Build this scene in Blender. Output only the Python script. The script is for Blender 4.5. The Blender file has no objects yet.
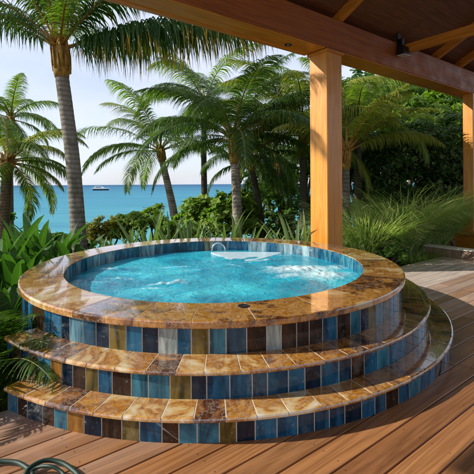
import bpy, math, random
from mathutils import Vector, Matrix
sc = bpy.context.scene
COL = sc.collection
R = math.radians
PI_=math.pi
rnd = random.Random(11)

# ------------------------------------------------------------------ camera
F, CXP, HZ, H = 395.0, 237.0, 184.0, 1.65
cam = bpy.data.cameras.new('camera'); co = bpy.data.objects.new('camera', cam); COL.objects.link(co)
cam.sensor_width = 36; cam.lens = F/474*36; cam.shift_y = -(237-HZ)/474
co.location = (0, 0, H); co.rotation_euler = (R(90), R(0.35), 0)
cam.clip_end = 30000; cam.clip_start = 0.05
sc.camera = co
def at(px, py, Y):                       # photograph pixel at forward distance Y
    return Vector(((px-CXP)/F*Y, Y, H+(HZ-py)/F*Y))

# ------------------------------------------------------------------ helpers
class MB:
    def __init__(s): s.v=[]; s.f=[]; s.m=[]; s.uv=[]; s.smooth=[]
    def add(s, vs, fs, mat=0, uvs=None, smooth=False):
        b=len(s.v); s.v.extend([tuple(p) for p in vs])
        for i,f in enumerate(fs):
            s.f.append(tuple(b+k for k in f)); s.m.append(mat); s.smooth.append(smooth)
            s.uv.append([uvs[k] for k in f] if uvs else [(0,0)]*len(f))
    def box(s, a, b, mat=0):
        (x0,y0,z0),(x1,y1,z1)=a,b
        vs=[(x0,y0,z0),(x1,y0,z0),(x1,y1,z0),(x0,y1,z0),(x0,y0,z1),(x1,y0,z1),(x1,y1,z1),(x0,y1,z1)]
        s.add(vs,[(0,3,2,1),(4,5,6,7),(0,1,5,4),(1,2,6,5),(2,3,7,6),(3,0,4,7)],mat)
    def bbox(s, a, b, bev=.01, mat=0):      # box with chamfered edges
        (x0,y0,z0),(x1,y1,z1)=a,b; e=bev
        vs=[]; idx={}
        for sx in (0,1):
            for sy in (0,1):
                for sz in (0,1):
                    X=x1 if sx else x0; Y=y1 if sy else y0; Z=z1 if sz else z0
                    dx=-e if sx else e; dy=-e if sy else e; dz=-e if sz else e
                    idx[(sx,sy,sz,0)]=len(vs); vs.append((X,Y+dy,Z+dz))
                    idx[(sx,sy,sz,1)]=len(vs); vs.append((X+dx,Y,Z+dz))
                    idx[(sx,sy,sz,2)]=len(vs); vs.append((X+dx,Y+dy,Z))
        fs=[]
        for ax in range(3):
            for sgn in (0,1):
                o=[a_ for a_ in range(3) if a_!=ax]
                q=[]
                for (p,r_) in ((0,0),(1,0),(1,1),(0,1)):
                    k=[0,0,0]; k[ax]=sgn; k[o[0]]=p; k[o[1]]=r_; q.append(idx[(k[0],k[1],k[2],ax)])
                fs.append(tuple(q))
        for ax in range(3):     # edges along ax
            o=[a_ for a_ in range(3) if a_!=ax]
            for p in (0,1):
                for r_ in (0,1):
                    q=[]
                    k=[0,0,0]; k[o[0]]=p; k[o[1]]=r_
                    k[ax]=0; q.append(idx[(*k,o[0])]); q.append(idx[(*k,o[1])])
                    k[ax]=1; q.append(idx[(*k,o[1])]); q.append(idx[(*k,o[0])])
                    fs.append(tuple(q))
        for sx in (0,1):
            for sy in (0,1):
                for sz in (0,1): fs.append(tuple(idx[(sx,sy,sz,j)] for j in range(3)))
        s.add(vs,fs,mat)
    def tube(s, pts, rad, n=8, mat=0, cap=True, flat=1.0, smooth=True):
        pts=[Vector(p) for p in pts]
        if not hasattr(rad,'__len__'): rad=[rad]*len(pts)
        vs=[]; fs=[]; up=Vector((0,0,1)); prev=None
        for i,p in enumerate(pts):
            d=(pts[min(i+1,len(pts)-1)]-pts[max(i-1,0)]).normalized()
            if prev is None:
                a=d.cross(up)
                if a.length<.1: a=d.cross(Vector((0,1,0)))
            else: a=prev-d*prev.dot(d)
            a.normalize(); prev=a; b=d.cross(a)
            for k in range(n):
                t=2*math.pi*k/n
                vs.append(p+(a*math.cos(t)+b*math.sin(t)*flat)*rad[i])
        m=len(pts)
        uvs=[(k/n,i/m) for i in range(m) for k in range(n)]
        for i in range(m-1):
            for k in range(n):
                k2=(k+1)%n
                fs.append((i*n+k,i*n+k2,(i+1)*n+k2,(i+1)*n+k))
        if cap:
            fs.append(tuple(range(n-1,-1,-1))); fs.append(tuple((m-1)*n+k for k in range(n)))
        s.add(vs,fs,mat,uvs,smooth)
    def lathe(s, prof, c, n=32, mat=0, smooth=True):
        vs=[]; fs=[]
        for (r,z) in prof:
            for k in range(n):
                t=2*math.pi*k/n; vs.append((c[0]+r*math.cos(t),c[1]+r*math.sin(t),c[2]+z))
        for i in range(len(prof)-1):
            for k in range(n):
                k2=(k+1)%n; fs.append((i*n+k,i*n+k2,(i+1)*n+k2,(i+1)*n+k))
        s.add(vs,fs,mat,None,smooth)
    def build(s, name, mats, parent=None):
        me=bpy.data.meshes.new(name); me.from_pydata(s.v,[],s.f)
        if not isinstance(mats,(list,tuple)): mats=[mats]
        for m in mats: me.materials.append(m)
        me.polygons.foreach_set('material_index', s.m)
        me.polygons.foreach_set('use_smooth', s.smooth)
        uv=me.uv_layers.new(name='UVMap'); flat=[]
        for u in s.uv:
            for a in u: flat.extend(a)
        uv.data.foreach_set('uv', flat)
        me.validate(); me.update()
        o=bpy.data.objects.new(name, me); COL.objects.link(o)
        if parent: o.parent=parent
        return o
def tag(o, label=None, cat=None, group=None, kind=None):
    if label: o['label']=label
    if cat: o['category']=cat
    if group: o['group']=group
    if kind: o['kind']=kind
    return o
def thing(name, label, cat, loc=(0,0,0), group=None, rz=0):
    o=bpy.data.objects.new(name,None); COL.objects.link(o); o.location=loc; o.rotation_euler=(0,0,rz)
    o.empty_display_size=.1
    return tag(o,label,cat,group)

# ------------------------------------------------------------------ materials
class N:
    def __init__(s, name):
        s.mat=bpy.data.materials.new(name); s.mat.use_nodes=True; s.t=s.mat.node_tree
        s.t.nodes.clear(); s.out=s.t.nodes.new('ShaderNodeOutputMaterial')
    def n(s, typ, **kw):
        x=s.t.nodes.new('ShaderNode'+typ)
        for k,v in kw.items():
            if k.startswith('i_'):
                key=k[2:].replace('_',' ')
                x.inputs[key].default_value=v
            else: setattr(x,k,v)
        return x
    def l(s,a,b): s.t.links.new(a,b)
    def coords(s, scale=(1,1,1), kind='Object', rot=(0,0,0)):
        c=s.n('TexCoord'); m=s.n('Mapping'); m.inputs['Scale'].default_value=scale; m.inputs['Rotation'].default_value=rot
        s.l(c.outputs[kind],m.inputs['Vector']); return m.outputs['Vector']
    def noise(s, vec, scale=5, detail=4, rough=.5, dist=0):
        x=s.n('TexNoise'); x.inputs['Scale'].default_value=scale; x.inputs['Detail'].default_value=detail
        x.inputs['Roughness'].default_value=rough; x.inputs['Distortion'].default_value=dist
        if vec is not None: s.l(vec,x.inputs['Vector'])
        return x
    def ramp(s, fac, stops, interp='LINEAR'):
        r=s.n('ValToRGB'); cr=r.color_ramp; cr.interpolation=interp
        while len(cr.elements)<len(stops): cr.elements.new(.5)
        for e,(p,c) in zip(cr.elements,stops):
            e.position=p; e.color=(*c,1) if hasattr(c,'__len__') else (c,c,c,1)
        s.l(fac,r.inputs['Fac']); return r.outputs['Color']
    def mix(s, fac, a, b, typ='MIX'):
        m=s.n('Mix',data_type='RGBA',blend_type=typ)
        for inp,v in ((m.inputs[0],fac),(m.inputs[6],a),(m.inputs[7],b)):
            if hasattr(v,'links'): s.l(v,inp)
            elif hasattr(v,'__len__'): inp.default_value=(*v,1)
            else: inp.default_value=v if inp==m.inputs[0] else (v,v,v,1)
        return m.outputs[2]
    def math(s, op, a, b=0, c=0, clamp=False):
        m=s.n('Math',operation=op,use_clamp=clamp)
        for i,v in enumerate((a,b,c)):
            if hasattr(v,'links'): s.l(v,m.inputs[i])
            else: m.inputs[i].default_value=v
        return m.outputs[0]
    def bump(s, h, strength=.3, dist=.01, nrm=None):
        b=s.n('Bump'); b.inputs['Strength'].default_value=strength; b.inputs['Distance'].default_value=dist
        s.l(h,b.inputs['Height'])
        if nrm is not None: s.l(nrm,b.inputs['Normal'])
        return b.outputs['Normal']
    def island(s): return s.n('NewGeometry').outputs['Random Per Island']
    def pbr(s, col, rough=.5, nrm=None, metal=0, spec=.5, coat=0, coatr=.05):
        p=s.n('BsdfPrincipled')
        for k,v in (('Base Color',col),('Roughness',rough)):
            if hasattr(v,'links'): s.l(v,p.inputs[k])
            elif hasattr(v,'__len__'): p.inputs[k].default_value=(*v,1)
            else: p.inputs[k].default_value=v
        p.inputs['Metallic'].default_value=metal; p.inputs['Specular IOR Level'].default_value=spec
        p.inputs['Coat Weight'].default_value=coat; p.inputs['Coat Roughness'].default_value=coatr
        if nrm is not None: s.l(nrm,p.inputs['Normal'])
        s.l(p.outputs[0],s.out.inputs[0]); return p
    def sh(s, shader): s.l(shader,s.out.inputs[0])

def leaf_mat(name, stops, transl=.35, rough=.5, tip=None, tipstart=.6, veins=False):
    m=N(name); isl=m.island()
    nz=m.noise(m.coords(kind='Object'),1.7,2)
    f=m.math('ADD',m.math('MULTIPLY',isl,.6),m.math('MULTIPLY',nz.outputs[0],.45),clamp=True)
    col=m.ramp(f,stops)
    if tip:
        uv=m.n('TexCoord').outputs['UV']; sp=m.n('SeparateXYZ'); m.l(uv,sp.inputs[0])
        nn=m.noise(m.coords(kind='Object'),2.2,2)
        v=m.math('ADD',sp.outputs[1],m.math('MULTIPLY',m.math('SUBTRACT',nn.outputs[0],.5),1.0))
        v=m.math('ADD',v,m.math('MULTIPLY',m.math('SUBTRACT',isl,.5),.35))
        mr=m.n('MapRange'); mr.inputs[1].default_value=tipstart; mr.inputs[2].default_value=tipstart+.25
        m.l(v,mr.inputs[0]); col=m.mix(mr.outputs[0],col,tip)
    nrm=None
    if veins:
        uv=m.n('TexCoord').outputs['UV']; sp=m.n('SeparateXYZ'); m.l(uv,sp.inputs[0])
        du=m.math('ABSOLUTE',m.math('SUBTRACT',sp.outputs[0],.5))
        vv=m.math('SUBTRACT',m.math('MULTIPLY',sp.outputs[1],34.),m.math('MULTIPLY',du,9.))
        st=m.math('ABSOLUTE',m.math('SUBTRACT',m.math('FRACT',vv),.5))
        mid=m.ramp(du,[(.02,1),(.05,0)])
        col=m.mix(m.math('MULTIPLY',mid,.6),col,(.20,.30,.07))
        col=m.mix(m.math('MULTIPLY',st,.5),col,(.02,.06,.012))
        big=m.noise(m.coords(kind='Object'),9,3)
        nrm=m.bump(m.math('ADD',st,m.math('MULTIPLY',big.outputs[0],1.5)),.6,.008)
    p=m.pbr(col,rough+.12,nrm,spec=.28)
    tr=m.n('BsdfTranslucent')
    tc=m.mix(1.0,col,(1.35,1.5,.55),'MULTIPLY'); m.l(tc,tr.inputs[0])
    mx=m.n('MixShader'); mx.inputs[0].default_value=transl
    m.l(p.outputs[0],mx.inputs[1]); m.l(tr.outputs[0],mx.inputs[2]); m.sh(mx.outputs[0])
    return m.mat
M={}
M['frond']=leaf_mat('palm_green',[(0,(.03,.065,.010)),(.5,(.105,.185,.022)),(1,(.29,.36,.055))],.48,.36)
M['frond_dark']=leaf_mat('palm_deep_green',[(0,(.014,.040,.008)),(.6,(.052,.115,.018)),(1,(.17,.25,.04))],.42,.34)
M['frond_yellow']=leaf_mat('palm_yellow_green',[(0,(.07,.11,.012)),(.5,(.20,.24,.035)),(1,(.42,.40,.10))],.45,.4)
M['frond_gold']=leaf_mat('palm_gold_tipped',[(0,(.012,.045,.012)),(.6,(.035,.10,.02)),(1,(.10,.20,.03))],.42,.34,tip=(.60,.36,.025),tipstart=.76)
M['leaf_bright']=leaf_mat('shrub_bright_leaf',[(0,(.06,.14,.015)),(.5,(.17,.29,.035)),(1,(.36,.45,.09))],.45,.4)
M['leaf_mid']=leaf_mat('shrub_mid_leaf',[(0,(.03,.09,.015)),(.5,(.08,.18,.03)),(1,(.20,.31,.06))],.42,.38)
M['leaf_yellow']=leaf_mat('shrub_yellow_leaf',[(0,(.10,.12,.012)),(.5,(.22,.22,.02)),(1,(.38,.33,.05))],.33,.4)
M['leaf_dark']=leaf_mat('tree_dark_leaf',[(0,(.014,.040,.008)),(.6,(.045,.105,.02)),(1,(.20,.30,.06))],.4,.22)
M['leaf_broad']=leaf_mat('broad_leaf',[(0,(.015,.07,.012)),(.5,(.04,.13,.02)),(1,(.10,.22,.035))],.3,.36,veins=True)
M['leaf_blade']=leaf_mat('blade_leaf',[(0,(.04,.11,.035)),(.5,(.13,.22,.08)),(1,(.38,.44,.24))],.3,.35,tip=(.30,.22,.09),tipstart=1.08)
M['grass']=leaf_mat('fountain_grass',[(0,(.08,.15,.04)),(.4,(.28,.40,.13)),(.7,(.52,.58,.30)),(1,(.85,.85,.65))],.5,.4)
M['cover']=leaf_mat('ground_leaf',[(0,(.015,.045,.010)),(.5,(.04,.10,.015)),(1,(.11,.19,.03))],.3,.45)
def simple(name,col,rough=.5,metal=0,spec=.5,bumpscale=None,var=.25,bs=.3,coat=0):
    m=N(name); nz=m.noise(m.coords(),bumpscale or 20,4)
    c=m.mix(nz.outputs[0],tuple(x*(1-var) for x in col),tuple(x*(1+var) for x in col))
    m.pbr(c,rough,m.bump(nz.outputs[0],bs,.004),metal,spec,coat); return m.mat
M['petiole']=simple('petiole',(.22,.20,.035),.45,bumpscale=6,var=.4)
M['petiole_gold']=simple('petiole_gold',(.36,.20,.03),.5,bumpscale=5,var=.5)
def sheath_mat():
    m=N('palm_sheath'); n1=m.noise(m.coords((9,9,1.1)),2.2,5,.6,.8); n2=m.noise(m.coords(),7,4,.7)
    f=m.math('ADD',m.math('MULTIPLY',n1.outputs[0],.7),m.math('MULTIPLY',n2.outputs[0],.35))
    c=m.ramp(f,[(.3,(.07,.035,.012)),(.45,(.26,.13,.025)),(.58,(.40,.24,.04)),(.72,(.30,.30,.05)),(.85,(.45,.36,.14))])
    m.pbr(c,.6,m.bump(f,.8,.02),spec=.3); return m.mat
M['petiole_gold']=sheath_mat()
M['fibre']=simple('palm_fibre',(.20,.11,.035),.9,bumpscale=25,var=.6,bs=.8)
M['chrome']=simple('polished_steel',(.72,.74,.76),.12,1,bumpscale=3,var=.03,bs=.02)
M['black_metal']=simple('black_metal',(.012,.012,.013),.35,.3,bumpscale=40,var=.2,bs=.1)
M['acrylic']=simple('white_acrylic',(.52,.70,.78),.2,0,bumpscale=11,var=.22,bs=.8)
M['soil']=simple('soil',(.07,.05,.032),.95,bumpscale=14,var=.5,bs=.7)
M['hose']=simple('dark_green_hose',(.008,.035,.022),.55,bumpscale=50,var=.15,bs=.1)
M['stem']=simple('bark_stem',(.13,.10,.07),.85,bumpscale=18,var=.4,bs=.6)
M['lens']=simple('lamp_glass',(.5,.5,.48),.1,bumpscale=8,var=.1,bs=.05)
M['hull']=simple('white_hull',(.8,.8,.8),.25,bumpscale=.5,var=.03,bs=.01)
M['hull_dark']=simple('navy_hull',(.01,.016,.03),.3,bumpscale=.5,var=.1,bs=.01)

# palm bark : rings
def bark(name, c1, c2, ring=9, moss=0):
    m=N(name); co_=m.coords()
    w=m.n('TexWave',wave_type='BANDS',bands_direction='Z'); m.l(co_,w.inputs['Vector'])
    w.inputs['Scale'].default_value=ring/3.14; w.inputs['Distortion'].default_value=1.6; w.inputs['Detail'].default_value=3; w.inputs['Detail Scale'].default_value=2
    n1=m.noise(m.coords((1,1,.35)),14,5,.65)
    c=m.mix(n1.outputs[0],c1,c2)
    c=m.mix(m.math('MULTIPLY',m.math('POWER',w.outputs['Fac'],3),.45),c,tuple(x*.35 for x in c1))
    n2=m.noise(co_,3,3)
    blot=m.ramp(n2.outputs[0],[(.52,0),(.62,1)])
    c=m.mix(m.math('MULTIPLY',blot,.5),c,(.05,.05,.03))
    h=m.math('ADD',m.math('MULTIPLY',w.outputs['Fac'],-.6),n1.outputs[0])
    m.pbr(c,.85,m.bump(h,.6,.02),spec=.2); return m.mat
M['bark_grey']=bark('palm_bark_grey',(.12,.11,.085),(.30,.27,.22),9)
M['bark_pale']=bark('palm_bark_pale',(.22,.19,.15),(.46,.41,.34),9)
M['bark_brown']=bark('palm_bark_brown',(.09,.06,.035),(.26,.18,.11),12)
M['bark_dark']=bark('palm_bark_dark',(.05,.045,.035),(.16,.14,.10),11)

# cedar timber: grain along local X (object space)
def timber(name, dark, light, axis='X', rough=.45, coat=0.15, island=False, scale=1.0, glare=0):
    m=N(name)
    sc_={'X':(.35,7,7),'Y':(7,.35,7),'Z':(7,7,.35)}[axis]; sc2={'X':(1.5,60,60),'Y':(60,1.5,60),'Z':(60,60,1.5)}[axis]
    vec=m.coords(tuple(x*scale for x in sc_)); v2=m.coords(tuple(x*scale for x in sc2))
    if island:
        isl=m.island()
        cb=m.n('CombineXYZ'); m.l(m.math('MULTIPLY',isl,37.),cb.inputs[0]); m.l(m.math('MULTIPLY',isl,53.),cb.inputs[1])
        va=m.n('VectorMath',operation='ADD'); m.l(vec,va.inputs[0]); m.l(cb.outputs[0],va.inputs[1]); vec=va.outputs[0]
    n1=m.noise(vec,1.0,6,.55,1.4); n2=m.noise(v2,1,3,.6)
    f=m.math('FRACT',m.math('MULTIPLY',n1.outputs[0],5.0))
    f=m.math('ABSOLUTE',m.math('SUBTRACT',f,.5)); f=m.math('MULTIPLY',f,2)
    f=m.math('ADD',m.math('MULTIPLY',f,.55),m.math('MULTIPLY',n2.outputs[0],.5),clamp=True)
    c=m.ramp(f,[(0.05,dark),(.95,light)])
    if island:
        t=m.ramp(isl,[(0,(.62,.52,.46)),(.3,(.95,.86,.76)),(.55,(.8,.78,.78)),(.8,(1.12,1.02,.92)),(1,(1.25,1.2,1.15))])
        c=m.mix(1.0,c,t,'MULTIPLY')
    if glare:      # sun glare painted into the colour of the seaward boards
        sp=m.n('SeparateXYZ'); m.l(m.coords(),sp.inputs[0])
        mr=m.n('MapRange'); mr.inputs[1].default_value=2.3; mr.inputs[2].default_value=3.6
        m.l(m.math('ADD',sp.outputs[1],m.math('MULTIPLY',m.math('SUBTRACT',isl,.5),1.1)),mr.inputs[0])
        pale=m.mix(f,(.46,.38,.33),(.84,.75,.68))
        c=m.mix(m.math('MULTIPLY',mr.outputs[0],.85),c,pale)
    r=m.ramp(m.noise(m.coords((1,1,1)),2.5,4).outputs[0],[(.3,rough*.7),(.7,rough*1.2)])
    m.pbr(c,r,m.bump(f,.25,.004),spec=.45,coat=coat,coatr=.2); return m.mat
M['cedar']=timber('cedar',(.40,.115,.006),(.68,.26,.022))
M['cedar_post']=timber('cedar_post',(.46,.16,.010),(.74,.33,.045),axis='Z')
M['cedar_y']=timber('rafter_cedar',(.36,.105,.006),(.60,.23,.022),axis='Y')
M['cedar_shaded']=timber('shaded_beam_cedar',(.20,.048,.008),(.38,.115,.018),rough=.62,coat=0)  # shade on the beam's inner face, put into a darker timber colour
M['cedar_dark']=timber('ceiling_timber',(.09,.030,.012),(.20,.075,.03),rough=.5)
M['deckwood']=timber('deck_wood',(.20,.086,.032),(.48,.24,.10),rough=.38,coat=.3,island=True,glare=1)
M['wallwood']=timber('weathered_wall_wood',(.16,.10,.06),(.36,.25,.16),axis='Z')
M['pale_cap']=simple('pale_stone_cap',(.62,.58,.52),.6,bumpscale=12,var=.12)

# wet travertine
def stone():
    m=N('wet_travertine'); isl=m.island()
    base=m.coords()
    cb=m.n('CombineXYZ'); m.l(m.math('MULTIPLY',isl,41.),cb.inputs[0]); m.l(m.math('MULTIPLY',isl,17.),cb.inputs[1]); m.l(m.math('MULTIPLY',isl,9.),cb.inputs[2])
    va=m.n('VectorMath',operation='ADD'); m.l(base,va.inputs[0]); m.l(cb.outputs[0],va.inputs[1]); v=va.outputs[0]
    n1=m.noise(v,2.0,5,.55,2.8); n2=m.noise(v,11,6,.72,.35); n3=m.noise(v,60,3,.7)
    f=m.math('ADD',m.math('MULTIPLY',m.math('SUBTRACT',n1.outputs[0],.5),1.7),m.math('ADD',m.math('MULTIPLY',isl,.52),.22))
    f=m.math('ADD',f,m.math('MULTIPLY',m.math('SUBTRACT',n2.outputs[0],.5),.32))
    c=m.ramp(f,[(.18,(.09,.028,.008)),(.34,(.28,.10,.014)),(.48,(.52,.24,.035)),(.58,(.34,.12,.014)),(.70,(.58,.30,.06)),(.78,(.62,.42,.19)),(.90,(.70,.54,.30)),(1,(.74,.68,.60))])
    vein=m.ramp(n2.outputs[0],[(.47,0),(.5,1),(.53,0)])
    c=m.mix(m.math('MULTIPLY',vein,.35),c,(.78,.66,.46))
    pits=m.ramp(n3.outputs[0],[(.60,0),(.70,1)])
    c=m.mix(m.math('MULTIPLY',pits,.45),c,(.62,.55,.42))
    wet=m.noise(m.coords(),1.9,4,.6)
    r=m.ramp(wet.outputs[0],[(.38,.045),(.60,.20)])
    h=m.math('ADD',m.math('MULTIPLY',n3.outputs[0],.22),m.math('ADD',m.math('MULTIPLY',n2.outputs[0],.5),m.noise(m.coords(),7,3).outputs[0]))
    m.pbr(c,r,m.bump(h,.30,.006),spec=.6,coat=1,coatr=.03).inputs['Coat IOR'].default_value=1.75; return m.mat
M['stone']=stone()
# glazed tiles
def tiles(name, stops, seed=0, wet=.5):
    m=N(name); isl=m.island()
    c=m.ramp(isl,stops,'CONSTANT')
    cb=m.n('CombineXYZ'); m.l(m.math('MULTIPLY',isl,91.),cb.inputs[0])
    va=m.n('VectorMath',operation='ADD'); m.l(m.coords((6,6,1.2)),va.inputs[0]); m.l(cb.outputs[0],va.inputs[1])
    n1=m.noise(va.outputs[0],1.6,4,.6,1.0)
    c=m.mix(m.ramp(n1.outputs[0],[(.36,0),(.64,1)]),m.mix(1.0,c,(.30,.36,.42),'MULTIPLY'),m.mix(1.0,c,(1.75,1.7,1.6),'MULTIPLY'))
    smu=m.noise(m.coords((1,1,1)),3.1,5,.7); lim=m.ramp(smu.outputs[0],[(.56,0),(.75,1)])
    c=m.mix(m.math('MULTIPLY',lim,.28),c,(.42,.42,.38))
    n2=m.noise(m.coords(),45,3)
    fl=m.ramp(n2.outputs[0],[(.68,0),(.74,1)])
    c=m.mix(m.math('MULTIPLY',fl,.35),c,(.5,.5,.42))
    n3=m.noise(m.coords(),5,2)
    m.pbr(c,.09,m.bump(n3.outputs[0],.25,.012),spec=.4,coat=0); return m.mat
BL=(.012,.085,.16); NV=(.004,.014,.03); TE=(.03,.14,.20); BR=(.030,.014,.007); OL=(.12,.085,.018); GY=(.28,.32,.30); AM=(.22,.10,.02); SL=(.02,.06,.10); LB=(.08,.17,.22)
M['tile']=tiles('glazed_tile',[(0,BL),(.12,NV),(.22,TE),(.34,BR),(.42,BL),(.52,OL),(.58,BL),(.63,GY),(.655,SL),(.74,BR),(.82,LB),(.86,NV),(.93,AM),(.965,TE)])
M['tile_in']=tiles('inner_tile',[(0,LB),(.15,BL),(.3,TE),(.45,(.2,.3,.34)),(.6,BL),(.7,(.3,.24,.14)),(.78,LB),(.9,SL)])
M['grout']=simple('grout',(.62,.57,.47),.8,bumpscale=60,var=.2)

# hot tub water
def poolwater():
    m=N('pool_water'); v=m.coords()
    n1=m.noise(v,1.1,3,.5,1.2); n2=m.noise(v,5.0,4,.55,1.5); n3=m.noise(v,15,4,.6,.8)
    c=m.ramp(n1.outputs[0],[(.3,(.004,.17,.30)),(.5,(.014,.38,.54)),(.7,(.06,.60,.72))])
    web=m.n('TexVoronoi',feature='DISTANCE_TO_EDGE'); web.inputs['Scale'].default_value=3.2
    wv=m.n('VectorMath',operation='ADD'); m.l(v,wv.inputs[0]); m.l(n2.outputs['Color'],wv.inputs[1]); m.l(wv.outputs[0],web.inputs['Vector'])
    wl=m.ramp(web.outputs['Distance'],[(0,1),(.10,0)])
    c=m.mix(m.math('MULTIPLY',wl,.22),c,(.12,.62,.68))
    # foam: attribute painted by the jets' churn geometry
    at_=m.n('Attribute',attribute_name='foam')
    fn=m.noise(v,9,6,.75,1.5)
    ff=m.math('ADD',at_.outputs['Fac'],m.math('MULTIPLY',m.math('SUBTRACT',fn.outputs[0],.5),1.5))
    foam=m.ramp(ff,[(.35,0),(1.0,1)])
    foam=m.math('MULTIPLY',foam,m.math('MULTIPLY',at_.outputs['Fac'],2.2,clamp=True))
    c=m.mix(m.math('MULTIPLY',foam,.9,clamp=True),c,(.66,.84,.90))
    r=m.mix(foam,.03,.45)
    h=m.math('ADD',n2.outputs[0],m.math('MULTIPLY',n3.outputs[0],.35))
    p=m.pbr(c,r,m.bump(h,.5,.05),spec=.5); p.inputs['IOR'].default_value=1.33
    return m.mat
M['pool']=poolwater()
def seawater():
    m=N('sea_water'); g=m.n('NewGeometry'); sp=m.n('SeparateXYZ'); m.l(g.outputs['Position'],sp.inputs[0])
    v=m.coords((.004,.02,1)); n1=m.noise(v,1,5,.6,.6)
    # shallow sandy shelf near the shore, deep water offshore
    mr=m.n('MapRange'); mr.inputs[1].default_value=40; mr.inputs[2].default_value=1500; m.l(sp.outputs[1],mr.inputs[0])
    f=m.math('ADD',m.math('POWER',mr.outputs[0],.45),m.math('MULTIPLY',m.math('SUBTRACT',n1.outputs[0],.5),.5),clamp=True)
    c=m.ramp(f,[(0,(.09,.36,.40)),(.3,(.05,.27,.36)),(.65,(.03,.19,.30)),(1,(.018,.12,.235))])
    n2=m.noise(m.coords((.25,.9,1)),1.0,5,.6); n3=m.noise(m.coords((.03,.14,1)),1.0,4,.6)
    n4=m.noise(m.coords((.02,.12,1)),1.0,6,.7,.4)
    c=m.mix(m.ramp(n4.outputs[0],[(.42,0),(.62,.75)]),c,m.mix(1.0,c,(.50,.72,.82),'MULTIPLY'))
    c=m.mix(m.ramp(n2.outputs[0],[(.66,0),(.74,.5)]),c,(.55,.68,.70))
    h=m.math('ADD',n2.outputs[0],n3.outputs[0])
    nn=m.bump(h,1.0,.8); d=m.n('BsdfDiffuse'); m.l(c,d.inputs[0]); m.l(nn,d.inputs[1])
    g2=m.n('BsdfGlossy'); g2.inputs['Roughness'].default_value=.3; m.l(nn,g2.inputs['Normal'])
    mx=m.n('MixShader'); mx.inputs[0].default_value=.12; m.l(d.outputs[0],mx.inputs[1]); m.l(g2.outputs[0],mx.inputs[2]); m.sh(mx.outputs[0]); return m.mat
M['sea']=seawater()

# ------------------------------------------------------------------ frame of the deck and pavilion
TH=R(37.2); CU,SU=math.cos(TH),math.sin(TH)
def uv2w(u,v,z=0): return Vector((u*CU-v*SU, u*SU+v*CU, z))
def w2uv(x,y): return (x*CU+y*SU, -x*SU+y*CU)
SPA=Vector((-.28,5.25,0))

# ---- ground: one sheet, falls to the shore
def gz(x,y):
    d=max(0,(y-10+max(0,-x)*.25-max(0,x)*.55))
    s=min(1,d/26)
    return -.38-5.2*s*s*(3-2*s)+ .05*math.sin(x*1.7)*math.sin(y*1.3)
gb=MB()
xs=[-60+i*2.0 for i in range(0,20)]+[-20+i*.5 for i in range(0,80)]+[20+i*3 for i in range(0,26)]
ys=[-14+i*1.0 for i in range(0,60)]+[46+i*5 for i in range(0,6)]
vs=[(x,y,gz(x,y)) for y in ys for x in xs]; nx=len(xs)
gb.add(vs,[(j*nx+i,j*nx+i+1,(j+1)*nx+i+1,(j+1)*nx+i) for j in range(len(ys)-1) for i in range(nx-1)],0,None,True)
tag(gb.build('ground',M['soil']),kind='structure')
sb_=MB(); sb_.add([(-15000,25,-4.4),(15000,25,-4.4),(15000,20000,-4.4),(-15000,20000,-4.4)],[(0,1,2,3)])
tag(sb_.build('sea',M['sea']),kind='structure')

# ---- deck
db=MB(); W=.187; v0=-7.0; k=0
VEDGE=4.28
while v0+k*W < VEDGE:
    a=VEDGE-(k+1)*W; b=VEDGE-k*W-.007
    if a<-5: break
    u=1.9 if b>3.35 else -6.0
    uend=9.02 if b>2.2 else 13.0
    while u<uend:
        L=rnd.uniform(2.6,4.4); e=min(u+L,uend)
        if uend-e<.6: e=uend
        db.bbox((u+.002,a,-.035),(e-.002,b,0),.004)
        u=e
    k+=1
k=0
while VEDGE-k*W>-1.6:
    yc=VEDGE-k*W-W/2
    for i in range(26):
        xx=-3+i*.61+(.0)
        if xx<1.95 and yc>3.2: continue
        for o_ in (-.055,.055):
            n_=8; c0=(xx+.02*math.sin(i*5.3+k*2.1),yc+o_)
            db.add([(c0[0]+.0038*math.cos(PI_*2*j/n_),c0[1]+.0038*math.sin(PI_*2*j/n_),.0008) for j in range(n_)],[tuple(range(n_))],1)
    k+=1
deck=db.build('deck',[M['deckwood'],M['black_metal']]); deck.rotation_euler=(0,0,TH); tag(deck,kind='structure')
fb=MB(); fb.box((1.9,VEDGE-.03,-.40),(9.0,VEDGE-.008,-.037)); fb.box((1.9,3.3,-.4),(1.93,VEDGE-.04,-.037)); fb.box((-6,3.28,-.4),(1.9,3.30,-.037))
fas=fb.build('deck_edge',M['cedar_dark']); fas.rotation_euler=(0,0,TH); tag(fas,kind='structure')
tb=MB(); tb.box((-6,-4.9,-.12),(1.9,3.2,-.05)); tb.box((1.95,-4.9,-.12),(12.9,2.1,-.05)); tb.box((1.95,2.12,-.12),(8.9,4.2,-.05))
ub=tb.build('deck_underlay',M['black_metal']); ub.rotation_euler=(0,0,TH); tag(ub,kind='structure')

# ---- low wall at right
lw=thing('low_wall','low timber faced wall with pale cap, beside grasses at end of deck','low wall',uv2w(9.06,3.4),rz=TH)
b_=MB(); 
for i in range(16): b_.bbox((0,-1.9+i*.2,-.4),(.2,-1.9+i*.2+.194,.17),.004)
b_.build('wall_face',M['wallwood'],lw)
b_=MB(); b_.bbox((-.03,-1.95,.172),(.26,1.32,.205),.006); b_.build('cap',M['pale_cap'],lw)

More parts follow.
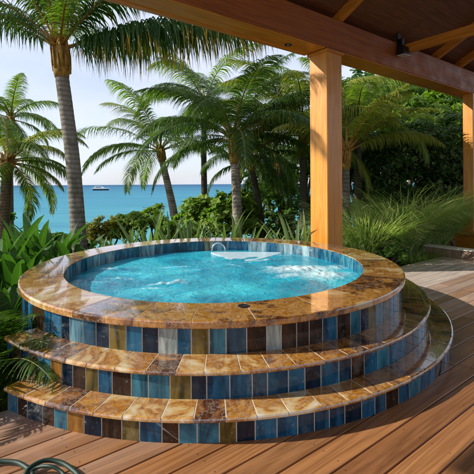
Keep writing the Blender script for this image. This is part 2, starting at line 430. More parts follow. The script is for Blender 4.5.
# ------------------------------------------------------------------ hot tub
Rin,Rc=1.86,2.31
h1,h2,h3,zw=.17,.37,.63,.46
def P(r,phi,z): return (r*math.sin(phi), -r*math.cos(phi), z)
def arc_solid(mb, prof, a0, a1, seg, closed=False, mat=0, smooth=False):
    """sweep profile [(r,z)] between angles, capped"""
    n=len(prof); vs=[]; fs=[]
    m=seg if closed else seg+1
    for i in range(m):
        a=a0+(a1-a0)*i/seg
        for (r,z) in prof: vs.append(P(r,a,z))
    for i in range(seg):
        j=(i+1)%m
        for k in range(n):
            k2=(k+1)%n
            fs.append((i*n+k,i*n+k2,j*n+k2,j*n+k))
    if not closed:
        fs.append(tuple(range(n-1,-1,-1))); fs.append(tuple((m-1)*n+k for k in range(n)))
    mb.add(vs,fs,mat,None,smooth)
def nose(r0,r1,zb,zt,rd=.014):
    return [(r0,zb),(r1-rd*.6,zb),(r1,zb+rd*.6),(r1,zt-rd),(r1-rd*.3,zt-rd*.3),(r1-rd,zt),(r0+.003,zt),(r0,zt-.003)]
def stones(mb,r0,r1,zb,zt,a0,a1,width,gap=.008,seg=4,rs=None,jit=.0):
    rm=(r0+r1)/2; n=max(1,round((a1-a0)*rm/width)); cuts=[a0+(a1-a0)*i/n for i in range(n+1)]
    q=rs or rnd
    for i in range(1,n): cuts[i]+=q.uniform(-jit,jit)*(a1-a0)/n
    for i in range(n):
        g=gap/2/rm; dz=q.uniform(-.0008,.0008)
        arc_solid(mb,nose(r0,r1,zb,zt+dz),cuts[i]+g,cuts[i+1]-g,seg)
def tilewall(mb,r,zb,zt,a0,a1,width,gap=.008,out=1,th=.0025,rs=None):
    q=rs or rnd; a=a0; 
    while a<a1-1e-4:
        w=width*q.uniform(.82,1.25)/r; e=min(a+w,a1)
        if (a1-e)*r<width*.4: e=a1
        g=gap/2/r; rr=sorted((r,r+out*th))
        arc_solid(mb,[(rr[0],zb+.004),(rr[1],zb+.004),(rr[1],zt-.004),(rr[0],zt-.004)],a+g,e-g,2)
        a=e
tub=thing('hot_tub','large round hot tub with wet travertine rim and dark blue and brown glazed tiles','hot tub',SPA)
PI2=2*math.pi
RW=2.275      # outer wall radius
b_=MB(); stones(b_,Rin,Rc,h3-.062,h3,-PI2/2,PI2/2,.46,.006,6,jit=.2); cop=b_.build('coping',M['stone'],tub)
b_=MB(); arc_solid(b_,[(Rin+.012,.3),(RW-.01,.3),(RW-.01,h3-.064),(Rc-.005,h3-.058),(Rc-.004,h3-.018),(Rc-.014,h3-.0018),(Rin+.012,h3-.0018)],0,PI2,160,True); b_.build('rim_mortar',M['grout'],cop)
b_=MB(); tilewall(b_,RW,-.38,h3-.066,-PI2*.5,PI2*.5,.128); tw=b_.build('tile_wall',M['tile'],tub)
b_=MB(); arc_solid(b_,[(Rin+.15,-.4),(RW,-.4),(RW,h3-.068),(Rin+.15,h3-.068)],0,PI2,160,True); b_.build('grout',M['grout'],tw)
b_=MB(); tilewall(b_,Rin+.01,h3-.30,h3-.004,-PI2*.5,PI2*.5,.15,out=-1,th=.012); ib=b_.build('inner_tile_band',M['tile_in'],tub)
b_=MB(); arc_solid(b_,[(Rin+.006,-.4),(Rin+.1,-.4),(Rin+.1,h3-.07),(Rin+.006,h3-.07)],0,PI2,160,True); b_.lathe([(0.001,-.38),(Rin+.006,-.38)],(0,0,0),64); b_.build('basin',M['tile_in'],tub)
# cream bead between coping and inner tiles
A_END=R(93)
def step(rt,rin,zt,zprev,a0,a1):
    s_=MB(); stones(s_,rin-.012,rt,zt-.034,zt,a0,a1,.205,.009,4,jit=.12); st=s_.build('step',M['stone'],tub)
    q=MB(); tilewall(q,rt-.028,zprev+.002,zt-.036,a0+.002,a1-.002,.128); q.build('riser',M['tile'],st)
    q=MB(); arc_solid(q,[(rin-.04,zprev-.02),(rt-.028,zprev-.02),(rt-.028,zt-.036),(rin-.04,zt-.036)],a0+.003,a1-.003,80)
    arc_solid(q,[(rin-.04,zt-.0365),(rt-.03,zt-.0365),(rt-.006,zt-.03),(rt-.004,zt-.016),(rt-.014,zt-.0015),(rin-.04,zt-.0015)],a0+.003,a1-.003,80)
    q.build('grout',M['grout'],st); return st
step(2.555,RW+.012,h2,-.02,R(-42),A_END)
step(2.76,2.527+.014,h1,-.02,R(-31.5),A_END)
# small recessed lamp ring in the coping
b_=MB(); c_=P(1.98,R(9.5),h3)
b_.lathe([(.0,.004),(.036,.004),(.04,.007),(.047,.006),(.05,.0015)],c_,28); b_.build('rim_fitting',M['black_metal'],tub)
# handrail at the back
b_=MB(); hr=at(218,249,6.98)-SPA
pts=[Vector((hr.x+.12*math.cos(t),hr.y,zw-.02+.17*max(0,math.sin(t))**.8)) for t in [math.pi*i/14 for i in range(15)]]
pts=[Vector((pts[0].x,pts[0].y,zw-.15))]+pts+[Vector((pts[-1].x,pts[-1].y,zw-.15))]
b_.tube(pts,.016,10); b_.build('grab_rail',M['chrome'],tub)
b_=MB(); g0=at(355.5,262,5.72)-SPA; g1=at(361,273,5.5)-SPA
for q_ in (0,1):
    pass
b_.tube([g0+Vector((.02,.05,-.01)),g0,(g0+g1)/2+Vector((-.03,-.02,0)),g1,g1+Vector((.03,.04,-.02))],[.016,.02,.02,.02,.016],10); b_.build('handle',M['chrome'],tub)
# white acrylic ledge breaking the surface
b_=MB()
pl=[(at(207,251,6.9)-SPA),(at(286,252.5,6.8)-SPA),(at(262,258.5,6.3)-SPA),(at(236,264.5,5.9)-SPA),(at(226,259,6.3)-SPA)]
# rounded outline
def roundpoly(P,t=.22,n=4):
    out=[]
    for i in range(len(P)):
        a,b_2,c=P[i-1],P[i],P[(i+1)%len(P)]
        p0=b_2.lerp(a,t); p2=b_2.lerp(c,t)
        for k in range(n+1):
            u=k/n; out.append(p0*(1-u)**2+b_2*2*u*(1-u)+p2*u*u)
    return out
top=[Vector((p.x,p.y,zw+(.016 if i<2 else (.003 if i in (2,4) else -.014)))) for i,p in enumerate(pl)]; top=roundpoly(top); bot=[Vector((p.x*1.0,p.y+.02,zw-.12)) for p in top]; nq=len(top)
b_.add(top+bot,[tuple(range(nq-1,-1,-1)),tuple(range(nq,2*nq))]+[(i,(i+1)%nq,(i+1)%nq+nq,i+nq) for i in range(nq)]); sh_=b_.build('seat_ledge',M['acrylic'],tub)
bv=sh_.modifiers.new('bevel','BEVEL'); bv.width=.02; bv.segments=3

# water surface with churn
wb=MB(); nr,na=110,220; foamv=[]
def churn(x,y):
    f=0; h=0
    for (cx,cy,sx,sy,rot,a) in CH:
        dx,dy=x-cx,y-cy; c,s=math.cos(rot),math.sin(rot); u=(dx*c+dy*s)/sx; v=(-dx*s+dy*c)/sy
        g=math.exp(-(u*u+v*v)); f=max(f,a*g); h+=a*g*.02
    return f,h
def wp(px,py):
    y=(H-zw)*F/(py-HZ); return ((px-CXP)/F*y-SPA.x, y-SPA.y)
CH=[]
for px,py,sx,sy,rot,a in [(300,270,.55,.28,.1,1.1),(322,276,.38,.30,0,1.0),(290,276,.30,.16,.3,.8),(335,268,.25,.2,0,.7),(345,275,.2,.2,0,.6),(270,268,.25,.12,0,.6),
    (107,268,.16,.06,.1,.95),(135,267,.2,.03,0,.6),(97,281,.34,.035,-.2,.75),(120,278,.3,.035,-.1,.7),(165,284,.30,.045,.25,.95),(178,281,.12,.05,.5,.8),(150,288,.2,.04,0,.75),
    (72,283,.10,.30,0,.7),(170,267,.45,.04,.05,.7),(195,270,.35,.03,.1,.55),(205,262,.3,.05,-.2,.5),(150,258,.2,.03,0,.45),(140,273,.25,.03,-.1,.5),(240,285,.3,.03,.2,.35),(185,292,.25,.03,0,.35),(262,261,.45,.05,.45,.8),(236,266,.2,.04,-.6,.7),(285,256,.3,.06,.1,.6),(225,259,.12,.04,-1.0,.5)]:
    x_,y_=wp(px,py); CH.append((x_,y_,sx,sy,rot,a))
from mathutils import noise as mn
for i in range(nr+1):
    r=(Rin-.004)*max(i,.02)/nr
    for j in range(na):
        a=PI2*j/na; x=r*math.cos(a); y=r*math.sin(a)
        f,h=churn(x,y)
        p=Vector((x*2.2,y*2.2,.3)); z=.010*mn.noise(p)+.006*mn.noise(p*2.6)+(.02+.03*f)*f*abs(mn.noise(p*5.0))+h*.5*f
        wb.v.append((x,y,z)); foamv.append(f)
for i in range(nr):
    for j in range(na):
        j2=(j+1)%na; wb.f.append((i*na+j,(i+1)*na+j,(i+1)*na+j2,i*na+j2)); wb.m.append(0); wb.smooth.append(True); wb.uv.append([(0,0)]*4)
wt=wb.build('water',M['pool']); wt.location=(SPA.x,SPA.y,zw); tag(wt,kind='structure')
at_=wt.data.attributes.new('foam','FLOAT','POINT'); at_.data.foreach_set('value',foamv)

# stone ledge left of tub
ll=thing('stone_ledge','low tan stone planter ledge running left from the hot tub rim into the foliage','stone ledge',(-3.4,4.55,0),rz=R(8))
b_=MB(); 
for i in range(6): b_.bbox((-2.6+i*.5,-.14,.50),(-2.6+i*.5+.494,.14,.55),.008)
b_.build('ledge_cap',M['stone'],ll)
b_=MB(); b_.box((-2.6,-.11,-.5),(.38,.11,.498)); b_.build('wall',M['soil'],ll)

# ------------------------------------------------------------------ pavilion
pav=thing('pavilion','open timber pavilion with orange cedar posts and heavy beam above the hot tub','pavilion',uv2w(5.7,4.75),rz=TH)
Ui,Vi=5.7,4.75                 # local origin = near corner of main post, +y toward the sea
ZB=H+2.49; ZT=ZB+.58
def post(x,s,zb):
    b=MB(); b.bbox((x,0.01,zb),(x+s,s+.01,ZB),.012); return b.build('post',M['cedar_post'],pav)
p1=post(0,.43,-.42)
b=MB(); b.bbox((-.035,-.025,ZB-.07),(.465,.475,ZB-.012),.008)
q=b.build('post_collar',M['cedar'],p1)
p2=post(6.14,.27,.30)
b=MB(); b.bbox((5.86,-.32,-.4),(6.9,.62,.18),.03); b.bbox((5.80,-.38,.183),(6.96,.68,.34),.05); b.build('plinth',M['cedar'],p2)
b=MB(); b.bbox((6.122,.10,.55),(6.138,.17,.95),.004); b.tube([(6.11,.13,.9),(6.05,.13,.80),(6.05,.13,.62),(6.12,.13,.55)],.022,8); b.build('conduit',M['cedar_dark'],p2)
b=MB(); b.bbox((-9.5,0,ZB+.003),(8.5,.50,ZT),.012); bm_=b.build('beam',M['cedar_shaded'],pav)
b=MB(); b.bbox((-9.5,.006,ZB-.016),(-.05,.494,ZB+.0),.004); b.bbox((.48,.006,ZB-.016),(8.5,.494,ZB+.0),.004); b.build('lit_soffit',M['cedar'],bm_)  # bounce light on the beam's underside, put in as a lighter strip
# outer fascia trim a little lighter lip along the underside
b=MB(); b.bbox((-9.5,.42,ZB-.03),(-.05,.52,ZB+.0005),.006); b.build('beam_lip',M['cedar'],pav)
sl=.52
def rafter(x,w=.10,hh=.20):
    b=MB(); L=6.0
    y0,y1=.50,-L; z0=ZT-.30*sl+.0; 
    def zz(y): return ZT+.01+(-y+.25)*sl-.12
    vs=[(x,y0,zz(y0)),(x+w,y0,zz(y0)),(x+w,y1,zz(y1)),(x,y1,zz(y1)),(x,y0,zz(y0)+hh),(x+w,y0,zz(y0)+hh),(x+w,y1,zz(y1)+hh),(x,y1,zz(y1)+hh)]
    b.add(vs,[(0,3,2,1),(4,5,6,7),(0,1,5,4),(1,2,6,5),(2,3,7,6),(3,0,4,7)]); return b.build('rafter',M['cedar_y'],pav)
for x_ in (-7.2,-4.7,-2.2,.38,4.17,5.42,6.7): rafter(x_)
# boarded ceiling / roof
b=MB(); nb=34
def zz(y): return ZT+.01+(-y+.25)*sl-.12+.205
for i in range(nb):
    ya=.54-i*.2; yb=ya-.196
    b.add([(-10,ya,zz(ya)),(9,ya,zz(ya)),(9,yb,zz(yb)),(-10,yb,zz(yb)),(-10,ya,zz(ya)+.03),(9,ya,zz(ya)+.03),(9,yb,zz(yb)+.03),(-10,yb,zz(yb)+.03)],[(0,3,2,1),(4,5,6,7),(0,1,5,4),(1,2,6,5),(2,3,7,6),(3,0,4,7)])
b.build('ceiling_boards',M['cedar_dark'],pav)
b=MB(); 
def roofslab(y0,y1,s_,z0):
    b.add([(-10.2,y0,z0),(9.2,y0,z0),(9.2,y1,z0-(y1-y0)*s_),(-10.2,y1,z0-(y1-y0)*s_),(-10.2,y0,z0+.08),(9.2,y0,z0+.08),(9.2,y1,z0-(y1-y0)*s_+.08),(-10.2,y1,z0-(y1-y0)*s_+.08)],[(0,3,2,1),(4,5,6,7),(0,1,5,4),(1,2,6,5),(2,3,7,6),(3,0,4,7)])
roofslab(.55,-5.9,sl,zz(.55)+.035)
roofslab(-12.7,-5.92,-sl,zz(.55)+.035+6.45*sl-6.78*sl)
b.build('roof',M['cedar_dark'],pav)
# horizontal tie from the beam
b=MB(); b.bbox((2.45,-7.0,ZT-.22),(2.60,-.004,ZT-.04),.01); b.build('tie_beam',M['cedar_y'],pav)
# fixtures
def fix(px,py,dv=0):     # point on beam inner face (v=0 local) under pixel
    t=(px-CXP)/F; # world X=tY ; v = -X*SU+Y*CU = 4.75
    Y=(Vi+dv)/(CU-t*SU); return at(px,py,Y)
p=fix(399,42); fl=thing('floodlight','small black floodlight bracketed to the dark inner face of the pavilion beam','floodlight',p,rz=TH)
b=MB(); b.bbox((-.07,-.03,-.16),(.07,-.004,.16),.006); b.build('bracket',M['black_metal'],fl)
b=MB(); b.bbox((-.13,-.20,-.34),(.15,-.034,-.17),.012); b.bbox((-.05,-.12,-.18),(.05,-.032,.02),.01); hd=b.build('lamp_head',M['black_metal'],fl)
b=MB(); b.bbox((-.11,-.212,-.356),(.13,-.03,-.343),.003); b.build('lens',M['lens'],hd)
b=MB(); b.tube([(-.03,-.05,.03),(.0,-.09,.0),(.04,-.06,-.03)],.018,8); b.build('knob',M['chrome'],fl)
# downlight on the underside of the beam
Yd=(ZB-H)*F/(HZ-44); pd=Vector(((289-CXP)/F*Yd,Yd,ZB-.014)); dl=thing('downlight','small round recessed downlight in the underside of the beam left of post','downlight',pd)
b=MB(); b.lathe([(.034,-.001),(.036,-.012),(.062,-.012),(.068,-.002)],(0,0,0),28); b.build('trim_ring',M['black_metal'],dl)
b=MB(); b.lathe([(.0,-.004),(.033,-.003)],(0,0,0),24); b.build('lens',M['lens'],dl)

# ------------------------------------------------------------------ palms
def frond_mesh(mb, base, az, e0, L, droop, lw=1.0, hang=.5, seed=0, n=104, roll=0, prad=.035, ll=.25, pmin=.28, t0=.11, lj=.18):
    q=random.Random(seed); steps=26; pts=[]; dirs=[]; p=Vector(base); az0=az
    for i in range(steps+1):
        t=i/steps; e=e0-droop*(t**1.35); az_=az0+roll*t*t
        d=Vector((math.cos(e)*math.cos(az_),math.cos(e)*math.sin(az_),math.sin(e)))
        pts.append(p.copy()); dirs.append(d); p=p+d*(L/steps)
    rad=[max(.004,prad*(1-t/steps)**1.1*(1.9 if t<2 else (1.3 if t<4 else 1))) for t in range(steps+1)]
    mb.tube(pts,rad,6,1,flat=.55)
    for k in range(n):
        t=t0+(1-t0)*(k+.5)/n; x=t*steps; i=min(int(x),steps-1); fr=x-i
        bp=pts[i].lerp(pts[i+1],fr); d=dirs[i].lerp(dirs[i+1],fr).normalized()
        side=d.cross(Vector((0,0,1)))
        if side.length<.05: side=Vector((-math.sin(az0),math.cos(az0),0))
        side.normalize(); upv=side.cross(d)
        prof=(math.sin(math.pi*min(1,max(.01,t-.06)/.94)**.75)**.55) if t<.995 else .2
        for sgn in (-1,1):
            if q.random()<.03: continue
            wj=q.uniform(.7,1.25); l=L*ll*max(pmin,prof)*q.uniform(1-lj,1.1); fwd=.35+.75*t+q.uniform(-.12,.12)
            ang=q.uniform(.05,.35)
            dr=(side*sgn+d*fwd+upv*ang).normalized()
            w=.031*lw*wj*(.6+.4*prof)*q.uniform(.8,1.15)*(L/3.6)**.5
            m=5; cp=bp.copy(); vs=[]; uvs=[]; hg=hang*q.uniform(.7,1.3)
            bend=Vector((q.uniform(-.12,.12),q.uniform(-.12,.12),0))
            for s_ in range(m+1):
                u=s_/m; ww=w*(.55 if s_==0 else (1.0 if u<.5 else max(.06,(1-u)*1.9)))
                wd=d*.85-upv*.35*sgn*0+side*.0
                wd=(wd-dr*wd.dot(dr))
                if wd.length<1e-3: wd=upv.copy()
                wd.normalize()
                vs+= [cp-wd*ww*.5*1.0, cp+wd*ww*.5]; uvs+=[(0,u),(1,u)]
                cp=cp+dr*(l/m)
                dr=(dr+(Vector((0,0,-1))+bend)*hg*(.38+.35*u)).normalized()
            mb.add(vs,[(2*j,2*j+1,2*j+3,2*j+2) for j in range(m)],0,uvs)
    return pts
def palm(name,label,path,rad,crown,fronds,mat,petm,bark,group=None,sheath=True,ringstep=.07,cat='palm tree',seed=1):
    """path: world points base->top, rad matching, crown: point, fronds: list of dict"""
    base=Vector(path[0]); t=thing(name,label,cat,base,group)
    # resample trunk smoothly
    P_=[Vector(p)-base for p in path]; pts=[]; rr=[]
    q=random.Random(seed)
    for i in range(len(P_)-1):
        a=P_[max(i-1,0)]; b=P_[i]; c=P_[i+1]; d=P_[min(i+2,len(P_)-1)]
        n=max(4,int((c-b).length/ringstep))
        for k in range(n):
            s=k/n
            pt=.5*((2*b)+(c-a)*s+(2*a-5*b+4*c-d)*s*s+(3*b-a-3*c+d)*s**3)
            pts.append(pt); rr.append((rad[i]*(1-s)+rad[i+1]*s)*(1.012 if (len(pts)%2) else .995)*q.uniform(.99,1.01))
    pts.append(P_[-1]); rr.append(rad[-1])
    mb=MB(); mb.tube(pts,rr,14); mb.build('trunk',bark,t)
    cr=Vector(crown)-base
    if sheath:
        mb=MB(); top=P_[-1]; ax=(cr-top); 
        r_=rad[-1]
        mb.tube([top-ax.normalized()*.06,top+ax*.12,top+ax*.35,top+ax*.7,cr],[r_*1.06,r_*1.22,r_*1.2,r_*1.0,r_*.5],12)
        for k in range(14):
            a=2.4*k; d=Vector((math.cos(a),math.sin(a),0)); f_=.1+.06*k
            mb.tube([top+ax*f_*.3+d*r_*1.1,top+ax*min(1,f_*.7+.15)+d*r_*1.25,top+ax*min(1.1,f_*.8+.4)+d*r_*1.3],[r_*.42,r_*.36,r_*.12],6,flat=.45)
        mb.build('leaf_sheath',M['fibre'] if sheath=='fibre' else M['petiole_gold'],t)
    for i,f in enumerate(fronds):
        f=dict(f); m_=f.pop('mat',mat); lb=f.pop('label',None)
        mb=MB(); az,e=R(f.pop('az')),R(f.pop('e')); off=Vector((math.cos(az),math.sin(az),0))*rad[-1]*.6
        frond_mesh(mb,cr+off-Vector((0,0,.25*max(0,1-math.sin(max(e,0))))),az,e,f.pop('L'),R(f.pop('d')),seed=seed*100+i,**f)
        o=mb.build('frond',[m_,petm],t)
        if lb: o['label']=lb
    return t
def auto(n,L,seed,e_hi=70,e_lo=-12,d0=75,d1=98,skip=None,**kw):
    q=random.Random(seed); out=[]
    for i in range(n):
        f=i/(n-1); az=(seed*47+i*137.5)%360; e=e_hi+(e_lo-e_hi)*f**.85
        out.append(dict(az=az,e=e+q.uniform(-6,6),L=1.08*L*(.72+.28*math.sin(math.pi*(.25+.6*f)))*q.uniform(.92,1.06),d=d0+(d1-d0)*f+q.uniform(-8,8),roll=q.uniform(-.25,.25),hang=q.uniform(.8,1.4),**kw))
    return out
# tall palm at left
Z1=9.0
pl_=[at(79,262,Z1),at(77,215,Z1),at(73,160,Z1),at(67,110,Z1),at(62.5,74,Z1)]
fr=[dict(az=-3,e=17,L=4.5,d=27,hang=2.6,n=185,ll=.34,pmin=.75,lw=1.0,t0=.07,lj=.4,mat=M['frond_gold'],prad=.03,label='long arching frond with gold tipped hanging leaflets'),
    dict(az=12,e=20,L=4.4,d=32,hang=2.4,n=150,ll=.32,pmin=.7,lw=1.0,t0=.07,lj=.4,mat=M['frond_gold']),
    dict(az=-20,e=42,L=4.0,d=60,hang=1.1,n=80,lw=1.2,mat=M['frond_gold']),
    dict(az=182,e=30,L=3.0,d=55,hang=2.0,n=60,lw=1.2,mat=M['frond_dark']),
    dict(az=204,e=45,L=3.0,d=80,hang=1.0,n=60,lw=1.1,mat=M['frond_dark']),
    dict(az=160,e=50,L=3.6,d=80,hang=1.0,n=60,mat=M['frond_dark']),
    dict(az=230,e=62,L=3.4,d=85,hang=.9,mat=M['frond_dark']),
    dict(az=90,e=45,L=3.6,d=70,hang=.9,mat=M['frond']),
    dict(az=45,e=60,L=3.8,d=60,hang=.9,mat=M['frond']),
    dict(az=125,e=62,L=3.6,d=60,hang=.9,mat=M['frond_dark']),
    dict(az=270,e=66,L=3.0,d=60,hang=.9,mat=M['frond']),
    dict(az=320,e=68,L=3.6,d=60,hang=.9,mat=M['frond']),
    dict(az=20,e=76,L=3.6,d=40,hang=.8,mat=M['frond']),dict(az=190,e=78,L=3.4,d=45,hang=.8,mat=M['frond']),dict(az=-8,e=50,L=3.2,d=85,hang=1.5,n=90,mat=M['frond_dark'],t0=.08),dict(az=172,e=48,L=2.8,d=95,hang=1.6,n=90,mat=M['frond_dark'],t0=.08),dict(az=-60,e=35,L=2.2,d=70,hang=1.3,n=80,mat=M['frond'],t0=.08),dict(az=225,e=30,L=2.0,d=60,hang=1.4,n=80,mat=M['frond_dark'],t0=.08),dict(az=60,e=30,L=3.0,d=50,hang=1.4,n=80,mat=M['frond_dark'],t0=.08)]
palm('coconut_palm','tall grey trunked coconut palm with gold sheaths, nearest the hot tub at left',pl_,[.20,.165,.155,.15,.145],at(60,40,Z1),fr,M['frond'],M['petiole_gold'],M['bark_grey'],'coconut palms between the tub and the sea',seed=3)
# middle-left palm
Z2=16.0
fr=[dict(az=172,e=36,L=4.32,d=72,hang=.8,n=60,mat=M['frond']),
    dict(az=185,e=8,L=2.76,d=65,hang=.7,mat=M['frond']),
    dict(az=200,e=20,L=3.12,d=80,hang=.8,mat=M['frond']),
    dict(az=150,e=58,L=4.08,d=62,hang=.7,mat=M['frond_yellow']),
    dict(az=10,e=20,L=3.12,d=70,hang=.9,mat=M['frond']),
    dict(az=-10,e=45,L=3.84,d=75,hang=.8,mat=M['frond']),
    dict(az=20,e=62,L=4.08,d=50,hang=.7,mat=M['frond'])]+auto(9,3.6,5,e_lo=0)
palm('coconut_palm','slim leaning coconut palm standing before the sea, just right of the boat',[at(176,240,Z2),at(174,215,Z2),at(168,185,Z2),at(162,160,Z2)],[.19,.165,.14,.125],at(160,146,Z2),fr,M['frond'],M['petiole'],M['bark_pale'],'coconut palms between the tub and the sea',seed=5)
# palm centre
Z3=11.5
fr=[dict(az=175,e=40,L=2.7,d=110,hang=1.1,n=60,mat=M['frond_dark']),dict(az=190,e=62,L=3.3,d=110,hang=1.0,n=60,mat=M['frond']),
    dict(az=5,e=45,L=3.1,d=70,hang=.8),dict(az=-20,e=20,L=2.6,d=60,hang=.8),dict(az=160,e=70,L=3.6,d=60,hang=.7),dict(az=20,e=72,L=3.4,d=50,hang=.7)]+auto(19,3.15,8,e_lo=-2,d1=85)
palm('coconut_palm','dark full crowned coconut palm in the middle, left of the cedar post',[at(237,246,Z3),at(237,210,Z3),at(236,185,Z3),at(235,162,Z3)],[.16,.14,.13,.125],at(233,132,Z3),fr,M['frond_dark'],M['petiole'],M['bark_pale'],'coconut palms between the tub and the sea',seed=8)
# palms behind, between centre and post
Z4=12.5
fr=[dict(az=186,e=42,L=3.4,d=98,hang=.8,n=70,mat=M['frond_yellow'],label='pale arching frond drooping left'),dict(az=175,e=30,L=2.7,d=80,hang=.8,mat=M['frond']),
    dict(az=200,e=62,L=3.2,d=90,hang=.8),dict(az=150,e=60,L=3.2,d=70),dict(az=215,e=15,L=2.4,d=60)]+auto(15,3.3,12,e_lo=-5)
palm('coconut_palm','coconut palm half hidden behind the left face of cedar post',[at(303,246,Z4),at(304,210,Z4),at(303,180,Z4),at(304,150,Z4)],[.14,.12,.11,.10],at(304,128,Z4),fr,M['frond_yellow'],M['petiole'],M['bark_dark'],'coconut palms between the tub and the sea',seed=12)
Z5=15
palm('coconut_palm','distant coconut palm with dark straight trunk, second left of the post',[at(281,240,Z5),at(281,205,Z5),at(279,178,Z5)],[.15,.13,.12],at(278,158,Z5),auto(12,2.6,15,e_lo=-15),M['frond_dark'],M['petiole'],M['bark_brown'],'coconut palms between the tub and the sea',seed=15)
palm('coconut_palm','short dark coconut palm with curved trunk right of the middle palm',[at(262,244,13),at(260,215,13),at(256,190,13),at(252,170,13)],[.14,.12,.11,.10],at(250,156,13),auto(10,2.2,19,e_lo=-10),M['frond_dark'],M['petiole'],M['bark_dark'],'coconut palms between the tub and the sea',seed=19)
palm('coconut_palm','high crowned coconut palm far behind, filling the sky beside beam and post',[at(318,244,17),at(318,160,17),at(316,110,17)],[.15,.12,.11],at(315,96,17),auto(11,3.7,23,e_lo=0),M['frond'],M['petiole'],M['bark_dark'],'coconut palms between the tub and the sea',seed=23)
palm('coconut_palm','tall coconut palm at back, its crown between the two nearest palms',[at(205,240,17),at(204,160,17),at(205,112,17)],[.15,.12,.11],at(205,98,17),auto(12,3.6,27,e_lo=0),M['frond'],M['petiole'],M['bark_dark'],'coconut palms between the tub and the sea',seed=27)
# right of the post
Z6=10.5
fr=[dict(az=18,e=42,L=3.3,d=62,hang=.35,n=80,lw=.8,mat=M['frond'],label='feathery frond arching right'),dict(az=-8,e=64,L=2.8,d=55,hang=.35,n=74,lw=.8),
    dict(az=120,e=70,L=3.0,d=40,hang=.4,n=70),dict(az=75,e=66,L=3.0,d=50,hang=.4,n=70),dict(az=-30,e=50,L=2.4,d=70,hang=.5),dict(az=180,e=55,L=2.4,d=80,hang=.6),
    dict(az=35,e=58,L=2.9,d=55,hang=.4)]+auto(7,2.5,31,e_lo=30,d1=70)
palm('coconut_palm','coconut palm with feathery pale fronds just right of the cedar post',[at(347,252,Z6),at(347,215,Z6),at(346,190,Z6),at(346,168,Z6)],[.12,.105,.10,.095],at(347,148,Z6),fr,M['frond_yellow'],M['petiole_gold'],M['bark_grey'],'coconut palms between the tub and the sea',seed=31)
palm('coconut_palm','second coconut palm right of the post, standing against the dark trees',[at(357,252,12),at(358,200,12),at(358,160,12),at(357,140,12)],[.14,.12,.11,.10],at(357,122,12),[dict(az=10,e=45,L=3.0,d=50,hang=.3,n=80,lw=.8,mat=M['frond']),dict(az=30,e=62,L=3.0,d=40,hang=.3,n=80,mat=M['frond'])]+auto(9,2.8,35,e_lo=0),M['frond'],M['petiole'],M['bark_dark'],'coconut palms between the tub and the sea',seed=35)
# left small palm
Z7=10.5
fr=[dict(az=0,e=48,L=2.3,d=100,hang=.9,mat=M['frond_yellow']),dict(az=-15,e=30,L=2.0,d=85,hang=.9,mat=M['frond_yellow']),dict(az=20,e=15,L=1.7,d=75,hang=.9,mat=M['frond']),
    dict(az=-60,e=40,L=1.7,d=90,hang=.9,mat=M['frond_yellow']),dict(az=5,e=-5,L=1.6,d=60,hang=.9,mat=M['frond_yellow'])]+auto(13,2.1,41,e_lo=-25)
palm('coconut_palm','short coconut palm with yellowing drooping fronds at the far left edge',[at(2,250,Z7),at(4,215,Z7),at(6,190,Z7),at(7,172,Z7)],[.15,.14,.13,.12],at(9,152,Z7),fr,M['frond'],M['petiole_gold'],M['bark_brown'],'coconut palms between the tub and the sea',sheath='fibre',seed=41)
palm('coconut_palm','small topped palm rising behind the yellowing palm at left',[at(10,235,15),at(10,170,15),at(11,130,15)],[.13,.11,.10],at(11,112,15),auto(15,2.1,45,e_lo=-25),M['frond'],M['petiole'],M['bark_dark'],'coconut palms between the tub and the sea',seed=45)

# ------------------------------------------------------------------ leafy clouds
def leaf(mb,p,nrm,size,q,ratio=.55,mat=0,fold=.2):
    nrm=nrm.normalized(); a=nrm.cross(Vector((q.uniform(-1,1),q.uniform(-1,1),q.uniform(-1,1))))
    if a.length<.05: a=Vector((1,0,0))
    a.normalize(); b=nrm.cross(a); w=size*ratio*.5; l=size
    up=nrm*size*fold*.4; 
    vs=[p,p+a*l*.35+b*w+up*.5,p+a*l*.75+b*w*.8+up*.5,p+a*l-nrm*size*.15,p+a*l*.75-b*w*.8+up*.5,p+a*l*.35-b*w+up*.5,p+a*l*.5]
    mb.add(vs,[(0,1,6),(1,2,6),(2,3,6),(3,4,6),(4,5,6),(5,0,6)],mat)
def cloud(mb,blobs,n,size,seed,ratio=.55,shell=.45):
    q=random.Random(seed); tot=sum(b[1]**2 for b in blobs)
    for (c,r,sz) in [(Vector(b[0]),b[1],(b[2] if len(b)>2 else .8)) for b in blobs]:
        k=int(n*r*r/tot)
        # sub-clumps
        cl=[]
        for _ in range(max(6,int(k/60))):
            d=Vector((q.gauss(0,1),q.gauss(0,1),q.gauss(0,1))).normalized(); rr=r*(1-shell*q.random()**1.5)
            cl.append(c+Vector((d.x*rr,d.y*rr,d.z*rr*sz)))
        for _ in range(k):
            cc=q.choice(cl); off=Vector((q.gauss(0,1),q.gauss(0,1),q.gauss(0,.7)))*r*.12
            p=cc+off; nrm=(p-c).normalized()*.7+Vector((q.uniform(-.6,.6),q.uniform(-.6,.6),q.uniform(0,1.0)))
            leaf(mb,p,nrm,size*q.uniform(.6,1.25),q,ratio)
